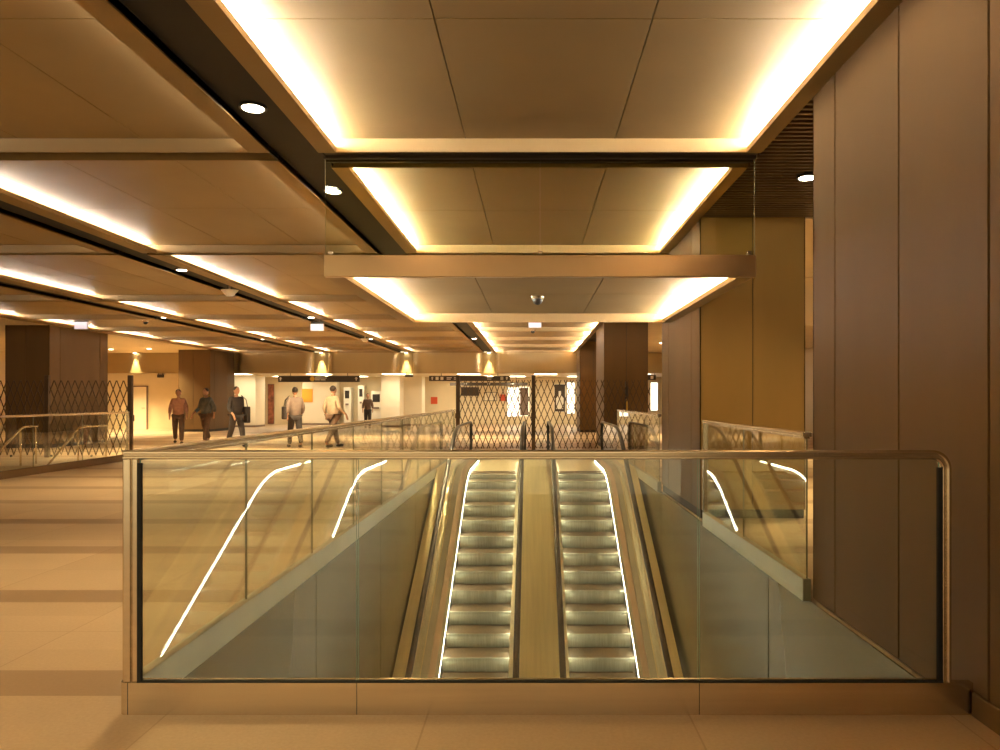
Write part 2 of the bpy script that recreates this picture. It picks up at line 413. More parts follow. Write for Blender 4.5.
# slatted ceiling, right
bm = BM()
y = 4.86
while y < 8.06:
    box(bm, 2.03, 4.6, y, y+.03, 3.64, 3.74); y += .085
o = part('slatted_ceiling', bm, M['slat']); tag(o, 'dark slatted metal ceiling between the right bronze wall and column', 'ceiling')

# ---- far end: bulkhead, corridor, walls
bm = BM(); zb0, zb1 = 2.67, 3.66
segs = [(-24, -14.6), (-14.1, -10.45), (-9.8, -6.4), (-5.75, -2.45), (-1.8, 3.4), (3.4, 12)]
box(bm, -24, 12, 31.85, 31.95, zb0, zb1)
for a, b_ in segs:
    rings = []
    for zz in (zb0, zb1):
        r = []
        for k in range(7):
            t = k/6*PI/2; r.append((a+.35*(1-math.sin(t)) if False else a+.35-.35*math.cos(t), 31.84-.30*math.sin(t), zz))
        for k in range(7):
            t = PI/2 - k/6*PI/2; r.append((b_-.35+.35*math.cos(t), 31.84-.30*math.sin(t), zz))
        rings.append(r)
    sweep(bm, rings)
o = struct('trim_5', bm, M['bulk'])
bm = BM(); box(bm, -16.6, 12, 31.95, 44, 2.70, 2.76); struct('ceiling_corridor', bm, M['white'])
bm = BM(); box(bm, -16, 12, 38.0, 38.2, 0, 2.7); struct('wall_back', bm, M['beige'])
bm = BM(); box(bm, -24, -15.7, 31.75, 31.9, 0, 2.7); struct('wall_back_left', bm, M['beige'])
bm = BM(); box(bm, -24.2, -24, -4, 44, 0, 4); struct('wall_left', bm, M['beige'])
bm = BM(); box(bm, 11.9, 12.1, 4, 44, 0, 4); struct('wall_far_right', bm, M['beige'])
# door in the left back wall
d = BM(); X0, X1 = -19.05, -18.4
box(d, X0-.06, X0, 31.69, 31.75, 0, 2.08); box(d, X1, X1+.06, 31.69, 31.75, 0, 2.08); box(d, X0-.06, X1+.06, 31.69, 31.75, 2.02, 2.08)
df = struct('door_1', d, M['greyp'])
d = BM(); rbox(d, X0, X1, 31.71, 31.75, 0.01, 2.02, .006, 1); part('door_leaf', d, M['white'], df)
d = BM(); tube(d, [(X1-.07, 31.70, 1.02), (X1-.07, 31.66, 1.02), (X1-.2, 31.66, 1.02)], .012); part('door_handle', d, M['steel'], df)

# ================================================================== HANGING CANOPY AND SMOKE BAFFLE
CY0, CY1, CZ, CZR = 6.10, 9.75, 2.566, 2.697
can = coffer(-1.907, -1.735, 1.875, 2.02, CY0, CY1, CZ, CZR, (-.60, .72), 'low bronze canopy with lit coves hanging over the escalators', None, name='canopy', cat='canopy')
bm = BM(); rbox(bm, -1.907, 2.027, CY0-.03, CY0+.03, CZ-.004, 2.763, .004, 1); part('front_beam', bm, M['void_gold'], can)
bm = BM(); box(bm, -1.907, 2.02, CY0+.03, CY1, CZR+.03, 2.75); part('top_cover', bm, M['frame'], can)
sb = thing('smoke_baffle', 'frameless glass smoke screen between the ceiling and the hanging canopy', 'glass screen', (0.06, 6.10, 2.763))
def pane(bm, x0, x1, y0, y1, z0, z1, big):
    fs = box(bm, x0, x1, y0, y1, z0, z1)
    for f in fs:
        n = f.normal if f.normal.length else None
        f.normal_update(); n = f.normal
        f.material_index = 0 if abs(n[big]) > .9 else 1
for a, b_ in ((-1.905, .055), (.067, 2.02)):
    bm = BM(); pane(bm, a, b_, 6.095, 6.107, 2.765, 3.66, 1); part('glass_panel', bm, [M['baffle'], M['edge_pale']], sb)
for px in (-1.85, .061, 1.97):
    bm = BM(); rbox(bm, px-.02, px+.02, 6.08, 6.12, 2.763, 2.80, .004, 1); part('clamp', bm, M['steel'], sb)

# ================================================================== VOID BALUSTRADES
YF = 3.06
def curb(bm, x0, x1, y0, y1, h=.151, r=.008):
    rbox(bm, x0, x1, y0, y1, -.0, h, r, 2)
fb = thing('glass_balustrade', 'steel framed glass balustrade across the near end of the escalator opening', 'balustrade', (0.06, YF, 0))
bm = BM()
# kick plate with rounded left corner
pr = []
for k in range(7):
    a = PI + k/6*PI/2; pr.append((-1.872+.035*math.cos(a), YF+.035+.035*math.sin(a)))
pr += [(2.018, YF), (2.018, YF+.036), (-1.907, YF+.036)]
sweep(bm, [[(x, y, z) for x, y in pr] for z in (0.0, .147)])
part('kick_plate', bm, M['steel'], fb)
bm = BM()
for q in (-1.862, -.811, .761): box(bm, q-.0012, q+.0012, YF-.0008, YF+.01, .002, .1465)
part('seam', bm, M['gasket'], fb)
bm = BM(); box(bm, -1.80, 1.875, YF+.020, YF+.036, .06, .156); box(bm, -1.82, 1.9, YF+.036, YF+.05, .0, .150); part('glazing_channel', bm, M['steel'], fb)
bm = BM(); box(bm, -1.80, 1.875, YF+.001, YF+.019, .147, .1535); box(bm, 1.860, 1.878, YF+.004, YF+.02, .147, 1.135); box(bm, -1.822, -1.804, YF+.004, YF+.02, .147, 1.155); part('gasket', bm, M['gasket'], fb)
# frame: two ribs with a groove, swept up, over and down the rounded right corner
def frame_path():
    P = []; x1, zt, R = 1.921, 1.214, .085
    P.append((-1.889, zt)); 
    for k in range(11):
        a = PI/2 - k/10*PI/2; P.append((x1-R+R*math.cos(a), zt-R+R*math.sin(a)))
    P.append((x1, .147)); return P
def ribbon(bm, P, off0, off1, y0, y1, z_tan=None):
    rings = []
    n = len(P)
    for i in range(n):
        a = Vector(P[max(i-1, 0)]); b_ = Vector(P[min(i+1, n-1)]); t = (b_-a).normalized(); nn = Vector((t.y, -t.x))  # inward (down / left)
        c = Vector(P[i])
        p0 = c + nn*off0; p1 = c + nn*off1; e = .006
        rings.append([(p0.x, y0+e, p0.y), ((p0+nn*e).x, y0, (p0+nn*e).y), ((p1-nn*e).x, y0, (p1-nn*e).y), (p1.x, y0+e, p1.y), (p1.x, y1, p1.y), (p0.x, y1, p0.y)])
    sweep(bm, rings)
bm = BM(); P = frame_path()
ribbon(bm, P, 0, .019, YF+.0, YF+.034); ribbon(bm, P, .025, .042, YF+.003, YF+.034); ribbon(bm, P, .014, .030, YF+.010, YF+.032)
part('handrail', bm, M['steel'], fb)
bm = BM()
rbox(bm, -1.889, -1.851, YF, YF+.05, .147, 1.178, .008, 2); rbox(bm, -1.845, -1.820, YF+.003, YF+.03, .147, 1.178, .006, 2); box(bm, -1.855, -1.84, YF+.012, YF+.03, .147, 1.176)
part('corner_post', bm, M['steel'], fb)
for a, b_ in ((-1.812, -.815), (-.807, .757), (.765, 1.868)):
    bm = BM(); pane(bm, a, b_, YF+.010, YF+.020, .15, 1.182, 1); part('glass_panel', bm, [M['glass'], M['edge']], fb)

def side_balustrade(x, sgn, y0, y1, label, joints, zr=1.214, mat_b=M['band'], wrap=False):
    """runs away from the camera at x; sgn: side of the opening (+1 = opening at larger x)"""
    t = thing('glass_balustrade', label, 'balustrade', (x, (y0+y1)/2, 0))
    bm = BM(); rbox(bm, x-.03, x+.03, y0, y1, -.02, .147, .004, 1); part('kick_plate', bm, mat_b, t)
    bm = BM(); rbox(bm, x-.037, x+.037, y0, y1, zr-.04, zr-.004, .008, 2); box(bm, x-.02, x+.02, y0, y1, zr-.052, zr-.04); part('handrail', bm, M['steel'], t)
    J = [y0] + joints + [y1]
    for a, b_ in zip(J, J[1:]):
        bm = BM(); pane(bm, x-.006, x+.006, a+.004, b_-.004, .14, zr-.045, 0); part('glass_panel', bm, [M['glass'], M['edge_dull']], t)
    for e in (y1-.04,) if wrap else ():
        bm = BM(); rbox(bm, x-.03, x+.03, e, e+.04, .14, zr-.02, .006, 1); part('end_post', bm, M['steel'], t)
    return t
J = [4.34 + 1.29*k for k in range(9)]
side_balustrade(VX0+.0, 1, YF+.055, 15.7, 'long glass balustrade along the left side of the escalator opening', [j for j in J if j < 15.2], wrap=True)
side_balustrade(1.985, -1, 4.84, 7.72, 'short glass balustrade between the right wall and the golden column', [6.3], wrap=True)
side_balustrade(1.985, -1, 10.52, 15.6, 'glass balustrade on the right of the escalators beyond the golden column', [11.8, 13.1, 14.4], wrap=True)
side_balustrade(-9.6, 1, 8.6, 15.8, 'glass balustrade beside the stair opening at the left edge', [10.0, 11.4, 12.8, 14.2], zr=1.16, mat_b=M['clad'], wrap=True)

# ================================================================== ESCALATORS
XC = 0.072
def esc_profile(bm, prof, y0, y1, zf, mi=0, n=60):
    rings = []
    for k in range(n+1):
        y = y0 + (y1-y0)*k/n; z = zf(y)
        rings.append([(px, y, z+pz) for px, pz in prof])
    sweep(bm, rings, mi=mi)
EY0, EY1 = 4.2, 18.2
def escalator(xl, xr, sgn, label):
    """xl,xr: step edges; sgn -1: left machine (outer side at smaller x)"""
    t = thing('escalator', label, 'escalator', ((xl+xr)/2, 10, zn(10)-.4), 'pair of escalators')
    xo, xi = (xl, xr) if sgn < 0 else (xr, xl)      # outer and inner step edge
    so = -1 if sgn < 0 else 1                         # direction outward on the outer side
    # steps
    n = 0
    y_n = 13.9 + .4*1
    k = -3
    while True:
        yf = 13.9 - .4*k; z = zn(yf)
        if yf < 4.4: break
        zb = zn(yf+.02)-.0
        ztop = zn(yf)
        if ztop < -0.03:
            zlow = zn(yf-.4)
            bm = BM(); d = max(.02, ztop-zlow)
            # curved riser profile and tread
            pr = [(yf, ztop), (yf+.405, ztop), (yf+.405, ztop-.03), (yf+.09, ztop-.05)]
            pr += [(yf+.09, zlow-.02)]
            for q in range(6, 0, -1):
                a = q/6; pr.append((yf+.012+.045*a*a, ztop-.012-(d-.004)*a))
            pr.append((yf, ztop-.012))
            sweep(bm, [[(xl+.012, p[0], p[1]) for p in pr], [(xr-.012, p[0], p[1]) for p in pr]])
            bmesh.ops.recalc_face_normals(bm, faces=bm.faces[:])
            for f in bm.faces:
                f.normal_update()
                if f.normal.z > .9: f.material_index = 1
            part('step', bm, [M['step'], M['tread']], t)
        k += 1
    # landing plates
    bm = BM(); rbox(bm, xl, xr, 15.0, 18.6, -.04, .003, .002, 1); 
    part('landing_plate', bm, M['steel_deck'], t)
    bm = BM()
    nt_ = 26
    for q in range(nt_):
        x = xl+.02 + (xr-xl-.04)*q/(nt_-1); box(bm, x-.007, x+.007, 14.86, 15.0, -.02, .0)
    box(bm, xl, xr, 14.96, 15.02, -.03, .002)
    part('comb_plate', bm, M['steel'], t)
    # skirts, decks, glass, handrails each side
    for (xe, s, gw, hw) in ((xo, so, .238, .27), (xi, -so, .115, .11)):
        # skirt
        bm = BM(); esc_profile(bm, [(xe, -.45), (xe, .04), (xe-s*.008, .04), (xe-s*.008, .052), (xe+s*.045, .058), (xe+s*.045, -.45)], EY0, 18.2, zn); part('skirt', bm, M['band'], t)
        # light strip on top of the skirt, facing the steps
        bm = BM(); esc_profile(bm, [(xe-s*.006, .002), (xe-s*.006, .026), (xe, .026), (xe, .002)], EY0, 17.2, zn); part('light_strip', bm, M['led'], t)
        # inner deck (two plates with a joint line when wide)
        if gw > .2:
            bm = BM(); esc_profile(bm, [(xe+s*.046, .03), (xe+s*.046, .066), (xe+s*.13, .085), (xe+s*.13, .03)], EY0, 18.2, zn); part('inner_deck', bm, M['steel_pink'], t)
            bm = BM(); esc_profile(bm, [(xe+s*.138, .03), (xe+s*.138, .087), (xe+s*(gw-.012), .12), (xe+s*(gw-.012), .03)], EY0, 18.2, zn); part('inner_deck', bm, M['band'], t)
        else:
            bm = BM(); esc_profile(bm, [(xe+s*.046, .03), (xe+s*.046, .066), (xe+s*(gw-.012), .10), (xe+s*(gw-.012), .03)], EY0, 18.2, zn); part('inner_deck', bm, M['band'], t)
        # glass
        xg = xe+s*gw
        bm = BM(); rings = []
        ys = [EY0+.2 + (17.75-EY0-.2)*q/70 for q in range(71)]
        for y in ys: rings.append([(xg-.005, y, zn(y)+.05), (xg+.005, y, zn(y)+.05), (xg+.005, y, zn(y)+.88), (xg-.005, y, zn(y)+.88)])
        for q in range(1, 9):
            a = q/8*PI/2
            rings.append([(xg-.005, 17.75+.25*math.sin(a), .05), (xg+.005, 17.75+.25*math.sin(a), .05), (xg+.005, 17.75+.25*math.sin(a), .50+.38*math.cos(a)), (xg-.005, 17.75+.25*math.sin(a), .50+.38*math.cos(a))])
        sweep(bm, rings); part('balustrade_glass', bm, M['glass'], t)
        # handrail
        pts = [(xg, y, zn(y)+.905) for y in ys]
        for q in range(1, 13):
            a = q/12*PI; pts.append((xg, 17.75+.27*math.sin(a), .55+.355*math.cos(a)))
        pts.append((xg, 17.55, .20))
        bm = BM(); tube(bm, pts, .020, 10, rx=.040); part('handrail', bm, M['rubber'], t)
        bm = BM(); esc_profile(bm, [(xg-.014, .872), (xg-.014, .89), (xg+.014, .89), (xg+.014, .872)], EY0+.2, 17.7, zn); part('handrail_track', bm, M['steel'], t)
    # outer cladding box and outer deck up to the wall
    xg = xo+so*.238; wall = VX0+.031 if sgn < 0 else 1.952
    def zd(y): return min(zn(y)+.25, .135)
    bm = BM(); esc_profile(bm, [(xg-so*.03, -.6), (xg-so*.03, -.14), (xg+so*.008, -.13), (xg+so*.008, 0), (wall, 0), (wall, -.6)], EY0, 17.0, zd); part('outer_deck', bm, M['steel_deck'], t)
    # truss underneath
    bm = BM(); esc_profile(bm, [(xl-.02, -1.1), (xl-.02, -.46), (xr+.02, -.46), (xr+.02, -1.1)], EY0, 14.9, zn, n=30); part('truss_casing', bm, M['void'], t)
    return t
eL = escalator(XC-1.343, XC-.40, -1, 'left escalator with bright skirt lights rising away behind the glass balustrade')
eR = escalator(XC+.40, XC+1.343, 1, 'right escalator with bright skirt lights rising away behind the glass balustrade')
# centre deck between the machines
bm = BM()
esc_profile(bm, [(XC-.275, -.5), (XC-.275, 0), (XC+.275, 0), (XC+.275, -.5)], EY0, 17.4, lambda y: min(zn(y)+.20, .15))
o = part('centre_deck', bm, M['steel_deck']); tag(o, 'smooth sloping steel deck between the two escalators', 'deck')
# ================================================================== LATTICE GATES
def lattice(x0, x1, y, h, posts, label):
    t = thing('folding_gate', label, 'gate', ((x0+x1)/2, y, 0), None)
    xs = sorted(posts)
    edges = [x0] + [p for p in xs if x0+.1 < p < x1-.1] + [x1]
    for a, b_ in zip(edges, edges[1:]):
        bm = BM(); n = max(2, round((b_-a)/.17)); dx = (b_-a)/n; hh = .42
        nz = int((h-.10)/hh*2); step_z = (h-.12)/nz
        lines = []
        # two families of bars, as zig-zags through half diamonds
        for fam in (0, 1):
            for i in range(-nz, n*2+1):
                pts = []
                for j in range(nz+1):
                    xx = (i+j) if fam == 0 else (i+nz-j)
                    if 0 <= xx <= 2*n: pts.append((a+xx*dx/2, .05+j*step_z))
                if len(pts) > 1 and (i % 2 == 0): lines.append((pts[0], pts[-1], fam))
        for (p, q, fam) in lines:
            yy = y + (.008 if fam else -.008)
            dv = Vector((q[0]-p[0], q[1]-p[1])); nn = Vector((-dv.y, dv.x)).normalized()*.012
            sweep(bm, [[(p[0]-nn.x, yy-.004, p[1]-nn.y), (p[0]+nn.x, yy-.004, p[1]+nn.y), (p[0]+nn.x, yy+.004, p[1]+nn.y), (p[0]-nn.x, yy+.004, p[1]-nn.y)],
                       [(q[0]-nn.x, yy-.004, q[1]-nn.y), (q[0]+nn.x, yy-.004, q[1]+nn.y), (q[0]+nn.x, yy+.004, q[1]+nn.y), (q[0]-nn.x, yy+.004, q[1]-nn.y)]])
        part('lattice', bm, M['lattice'], t)
    for p in xs:
        bm = BM(); rbox(bm, p-.055, p+.055, y-.04, y+.04, 0, h+.06, .008, 1); box(bm, p-.07, p+.07, y-.05, y+.05, .9, 1.05)
        part('gate_post', bm, M['lattice'], t)
    bm = BM(); 
    for k in range(int((x1-x0)/1.0)+1):
        px = x0+.1+k*1.0
        if px < x1: cyl(bm, (y, .035), .03, px-.012, px+.012, 12, axis='x')
    part('castor', bm, M['blackp'], t)
    return t
lattice(-2.14, 3.3, 18.9, 2.06, [-2.14, 0.0], 'brown folding lattice gate closing off the top of the escalators')
lattice(-14.1, -10.03, 16.6, 1.98, [-12.1, -10.03], 'brown folding lattice gate at the left edge in front of a column')

# ================================================================== STAIRS AT THE LEFT EDGE
st = thing('staircase', 'pale stone stairs going down inside the left opening', 'stairs', (-11.4, 14, 0))
for k in range(14):
    bm = BM(); rbox(bm, -13.15, -9.64, 14.4-.3*(k+1), 14.4-.3*k, -.165*(k+1)-.2, -.165*(k+1), .006, 1); part('step', bm, M['stone'], st)
bm = BM(); box(bm, -13.18, -9.62, 14.4, 15.88, -.3, 0.0); part('landing', bm, M['stone'], st)
bm = BM(); box(bm, -13.5, -13.2, 9, 15.9, -3.5, -.36); box(bm, -9.6, -9.5, 9, 15.9, -3.5, -.36); box(bm, -13.2, -9.6, 8.9, 9, -3.5, -.36); struct('wall_stair', bm, M['beige'])
def stair_rail(x, label, far):
    t = thing('stair_handrail', label, 'handrail', (x, 14.6, 0))
    pts = [(x, 10.6, -1.95), (x, 13.1, -.28), (x, 14.5, .80), (x, 14.62, .84), (x, far, .84)]
    bm = BM(); tube(bm, pts, .022, 10); part('rail', bm, M['steel'], t)
    for y, z0 in ((14.5, 0), (far-.05, 0), (13.2, -.7)):
        zt = .82 if y >= 14.5 else -.2
        bm = BM(); tube(bm, [(x, y, z0), (x, y, zt)], .018, 8); part('post', bm, M['steel'], t)
stair_rail(-9.9, 'steel stair handrail just behind the left glass balustrade', 15.5)
stair_rail(-11.15, 'steel stair handrail farther from the glass at the left edge', 15.0)

# ================================================================== LAMPS
def downlight(x, y, z, label, power=SPOT_W, size=115, lit=True, r=.085):
    t = thing('downlight', label, 'downlight', (x, y, z), 'round recessed downlights')
    bm = BM()
    A = []
    for rr, zz in ((r+.02, z+.0), (r+.02, z-.012), (r, z-.012), (r-.004, z+.02), (r+.018, z+.05)):
        A.append([(x+rr*math.cos(2*PI*k/24), y+rr*math.sin(2*PI*k/24), zz) for k in range(24)])
    sweep(bm, A, loop=True); part('trim_ring', bm, M['blackp'] if lit else M['plastic'], t)
    bm = BM(); cyl(bm, (x, y), r-.006, z-.014, z+.02, 24); part('lens', bm, M['lens'] if lit else M['plastic'], t)
    if lit and power: spot('downlight_lamp', (x, y, z-.03), power, size, .7, WARM, t, .06)
for x, y, lb in ((-2.157, 5.13, 'bright round downlight in the dark slot at upper left of the canopy'),
                 (-2.16, 7.19, 'bright round downlight seen through the glass smoke screen'),
                 (-2.2, 1.0, 'round downlight in the dark slot above the camera'),
                 (-2.16, 13.5, 'round downlight in the escalator side slot behind the canopy'),
                 (-2.2, 24.7, 'round downlight far along the slot beside the escalator row'),
                 (-6.1, 11.57, 'bright round downlight in the second slot, nearest the camera'),
                 (-6.1, 18.3, 'round downlight beside the hanging lit sign in the second slot'),
                 (-6.1, 24.9, 'round downlight far along the second slot'),
                 (-10.12, 18.3, 'round downlight in the third slot above the people'),
                 (-10.12, 25.0, 'round downlight far along the third slot'),
                 (-6.1, 4.5, 'round downlight in the second slot outside the left of the view'),
                 (2.69, 6.55, 'bright round downlight in the slatted ceiling on the right')):
    downlight(x, y, 3.695 if x < 2 else 3.63, lb, power=SPOT_W*(0.3 if x > 2 else 0.85 if y < 9 else 2.3 if y < 15 else 5.0))
for x, lb in ((-2.12, 'downlight washing the bulkhead right of the big white pier'), (-6.06, 'downlight washing the bulkhead above the big white pier'), (-10.1, 'downlight washing the bulkhead over the arrow sign'), ):
    downlight(x, 31.72, 3.655, lb, power=900, size=44)
downlight(-18.8, 31.44, 3.625, 'downlight washing the bulkhead over the beige door wall', power=700, size=44)
for x, y, lb in ((-17.6, 26.5, 'small downlight in the plain left ceiling, nearest the lattice gate'), (-18.5, 29.2, 'small downlight in the plain left ceiling near the door'), (-16.6, 28.8, 'small downlight in the plain left ceiling beside the far column')):
    downlight(x, y, 3.63, lb, power=620, r=.09)
for x, y, lb in ((5.2, 9.3, 'added downlight behind the golden column on the right'), (5.5, 17, 'added downlight in the far right hall'), (5.0, 26, 'downlight in the far right hall near the end, added for its light')):
    downlight(x, y, 3.64, lb, power=800)  # unseen lamps added to light the right hall
# small unlit fittings in the slots
def detector(x, y, label):
    t = thing('ceiling_speaker', label, 'speaker', (x, y, 3.67))
    bm = BM(); cyl(bm, (x, y), .07, 3.50, 3.62, 16, .17); part('horn', bm, M['plastic'], t)
    bm = BM(); cyl(bm, (x, y), .02, 3.62, 3.78, 10); part('stem', bm, M['plastic'], t)
detector(-6.06, 13.3, 'small white flared fitting hanging in the second ceiling slot')
detector(-6.06, 24.0, 'small white flared fitting farther down the second ceiling slot')
def dome_camera(x, y, z, label):
    t = thing('dome_camera', label, 'security camera', (x, y, z), 'dome cameras')
    bm = BM(); cyl(bm, (x, y), .075, z-.035, z, 20, .085); part('housing', bm, M['steel'], t)
    bm = BM(); ball(bm, (x, y, z-.045), (.062, .062, .062), 16, 10); part('dome', bm, M['blackp'], t)
dome_camera(.05, 8.1, 2.697, 'black dome security camera under the hanging canopy')
dome_camera(-.02, 19.3, 3.45, 'black dome security camera below the white lit sign beyond the canopy')
dome_camera(-11.4, 19.6, 3.745, 'dark dome camera under the far left coffers')
def exit_box(x, y, z0, z1, w_, label):
    t = thing('lit_sign', label, 'sign', (x, y, z0), 'small lit ceiling signs')
    bm = BM(); rbox(bm, x-w_/2, x+w_/2, y, y+.06, z0, z1, .006, 1); part('housing', bm, M['plastic'], t)
    bm = BM(); box(bm, x-w_/2+.012, x+w_/2-.012, y-.004, y, z0+.012, z1-.012); part('lit_face', bm, M['signwhite'], t)
    bm = BM(); box(bm, x-w_/2+.02, x+w_/2-.02, y+.01, y+.05, z1, z1+.05); cyl(bm, (x-.1, y+.03), .01, z1+.05, 3.76, 8); cyl(bm, (x+.1, y+.03), .01, z1+.05, 3.76, 8); part('bracket', bm, M['blackp'], t)
exit_box(.04, 19.2, 3.50, 3.66, .38, 'small white lit sign box hanging beyond the canopy over the escalators')
exit_box(-13.3, 19.6, 3.50, 3.72, .40, 'small lit sign box high at the left over the lattice gate')
exit_box(-6.07, 18.7, 3.36, 3.56, .38, 'small lit sign box hanging under the second ceiling slot')

# ================================================================== FAR CORRIDOR
CL = [(-14.6, 33.0, 'just inside, by the left white pillar'), (-10.6, 33.0, 'just inside, above the arrow sign'), (-6.9, 33.0, 'just inside, above the big white pillar'), (-3.2, 33.0, 'just inside, left over the lattice gate'), (.6, 33.0, 'just inside, right over the lattice gate'), (5.2, 33.0, 'just inside, at the right end'),
      (-13.5, 36.2, 'deeper, by the tall brown posters'), (-9.6, 36.2, 'deeper, over the ticket machines'), (-4.4, 36.2, 'deeper, over the red notice'), (-1.0, 36.2, 'deeper, over the backlit display'), (2.4, 36.2, 'deeper, over the dark poster')]
for x, y, plc in CL:  # glowing panels added to brighten the corridor and its pillars
    t = thing('added_light_panel', f'added flat square light panel in the shop corridor ceiling, {plc}', 'added light', (x, y, 2.7))
    bm = BM(); box(bm, x-.55, x+.55, y-.55, y+.55, 2.675, 2.69); part('diffuser', bm, M['shop'], t)
    bm = BM()
    for q in ((x-.6, x+.6, y-.6, y-.55), (x-.6, x+.6, y+.55, y+.6), (x-.6, x-.55, y-.55, y+.55), (x+.55, x+.6, y-.55, y+.55)): box(bm, *q, 2.67, 2.70)
    part('frame', bm, M['plastic'], t)
def pier(x0, x1, y0, y1, label):
    bm = BM(); rbox(bm, x0, x1, y0, y1, .10, 2.69, .01, 1); box(bm, x0-.004, x1+.004, y0-.004, y1+.004, 0, .10, 1)
    o = part('pier', bm, [M['white'], M['greyp']]); tag(o, label, 'pillar')
pier(-15.4, -14.25, 34.2, 35.4, 'white square pillar behind the person with the dark bag')
pier(-7.83, -6.85, 34.2, 35.2, 'big white pillar in the middle of the shop corridor')
pier(-7.0, -6.0, 35.9, 36.9, 'white pillar close behind the big one, beside the red notice')
pier(-12.9, -11.0, 37.2, 37.9, 'white wall pier carrying the orange poster')
def flat(name, x0, x1, z0, z1, y, mt, label, cat, frame=None):
    t = thing(name, label, cat, ((x0+x1)/2, y, z0))
    bm = BM(); rbox(bm, x0, x1, y-.03, y, z0, z1, .004, 1); part('backing', bm, frame or M['greyp'], t)
    bm = BM(); box(bm, x0+.03, x1-.03, y-.036, y-.03, z0+.03, z1-.03); part('face', bm, mt, t)
    return t
yb = 37.98; sc = 667/38.0
def wx(px): return (px-533.5)/sc
def wz(py): return 1.45+(399-py)/sc
flat('poster', wx(258), wx(265.5), wz(424), wz(384), yb, M['poster'], 'tall brown poster left of the recess by the white pillar', 'poster')
flat('poster', wx(268), wx(274.5), wz(424), wz(384), yb, M['poster'], 'tall brown poster right of the recess by the white pillar', 'poster')
flat('poster', wx(307), wx(317.5), 1.28, 2.02, 37.19, M['orange'], 'orange poster on the white wall between the walking people', 'poster', M['orange'])
flat('poster', wx(431), wx(437.5), wz(404), wz(397), yb, M['red'], 'small red square notice on the beige wall', 'poster', M['red'])
flat('notice_board', wx(461), wx(479), wz(396), wz(387), yb, M['signdark'], 'dark notice board behind the lattice gate post', 'board')
t = flat('framed_notice', wx(484), wx(497), wz(401), wz(392), yb, M['white'], 'dark framed notice behind the lattice gate', 'frame', M['signdark'])
flat('poster', wx(500), wx(506), wz(401), wz(394.5), yb, M['red'], 'red notice beside the backlit white display', 'poster', M['red'])
flat('window_display', wx(507), wx(519), wz(417), wz(387), yb, M['backlit'], 'tall backlit white display window behind the lattice gate', 'display')
flat('window_display', wx(519.5), wx(529), wz(416), wz(387), yb, M['greyp'], 'tall grey display panel beside the backlit white one', 'display', M['backlit'])
t = flat('poster', wx(554), wx(565.5), wz(412), wz(384), yb, M['signdark'], 'dark advertising poster with a pale bottle shape, right of the gate post', 'poster', M['plastic'])
bm = BM(); cyl(bm, (wx(559.8), yb-.05), .20, wz(409), wz(398), 16, .22); cyl(bm, (wx(559.8), yb-.05), .20, wz(398), wz(395), 16, .07); cyl(bm, (wx(559.8), yb-.05), .07, wz(395), wz(391), 16)
bmesh.ops.scale(bm, vec=(1, .05, 1), verts=bm.verts[:], space=Matrix.Translation((0, -(yb-.036), 0)))
part('bottle_print', bm, M['plastic'], t)
flat('window_display', wx(566.5), wx(575), wz(414), wz(382), yb, M['backlit'], 'narrow backlit white panel right of the dark poster', 'display')
flat('window_display', wx(650), wx(658), wz(411), wz(382), yb, M['backlit'], 'bright white panel seen through the gap beside the column', 'display')
def machine(px0, px1, top, label):
    x0, x1 = wx(px0), wx(px1); t = thing('ticket_machine', label, 'machine', ((x0+x1)/2, 37.5, 0), 'machines along the corridor wall')
    bm = BM(); rbox(bm, x0, x1, 37.3, 37.95, 0, top, .02, 2); part('cabinet', bm, M['plastic'], t)
    bm = BM(); box(bm, x0+.08, x1-.08, 37.28, 37.30, top-.62, top-.18); part('screen', bm, M['blackp'], t)
    bm = BM(); box(bm, x0+.12, x1-.12, 37.22, 37.30, top-1.0, top-.9); part('tray', bm, M['greyp'], t)
machine(347, 354, 2.1, 'tall pale machine with dark screen, leftmost of three')
machine(361, 367, 2.2, 'tall pale machine with dark screen, middle of three')
machine(374, 384, 1.9, 'wide pale machine with dark screen beside the big white pillar')

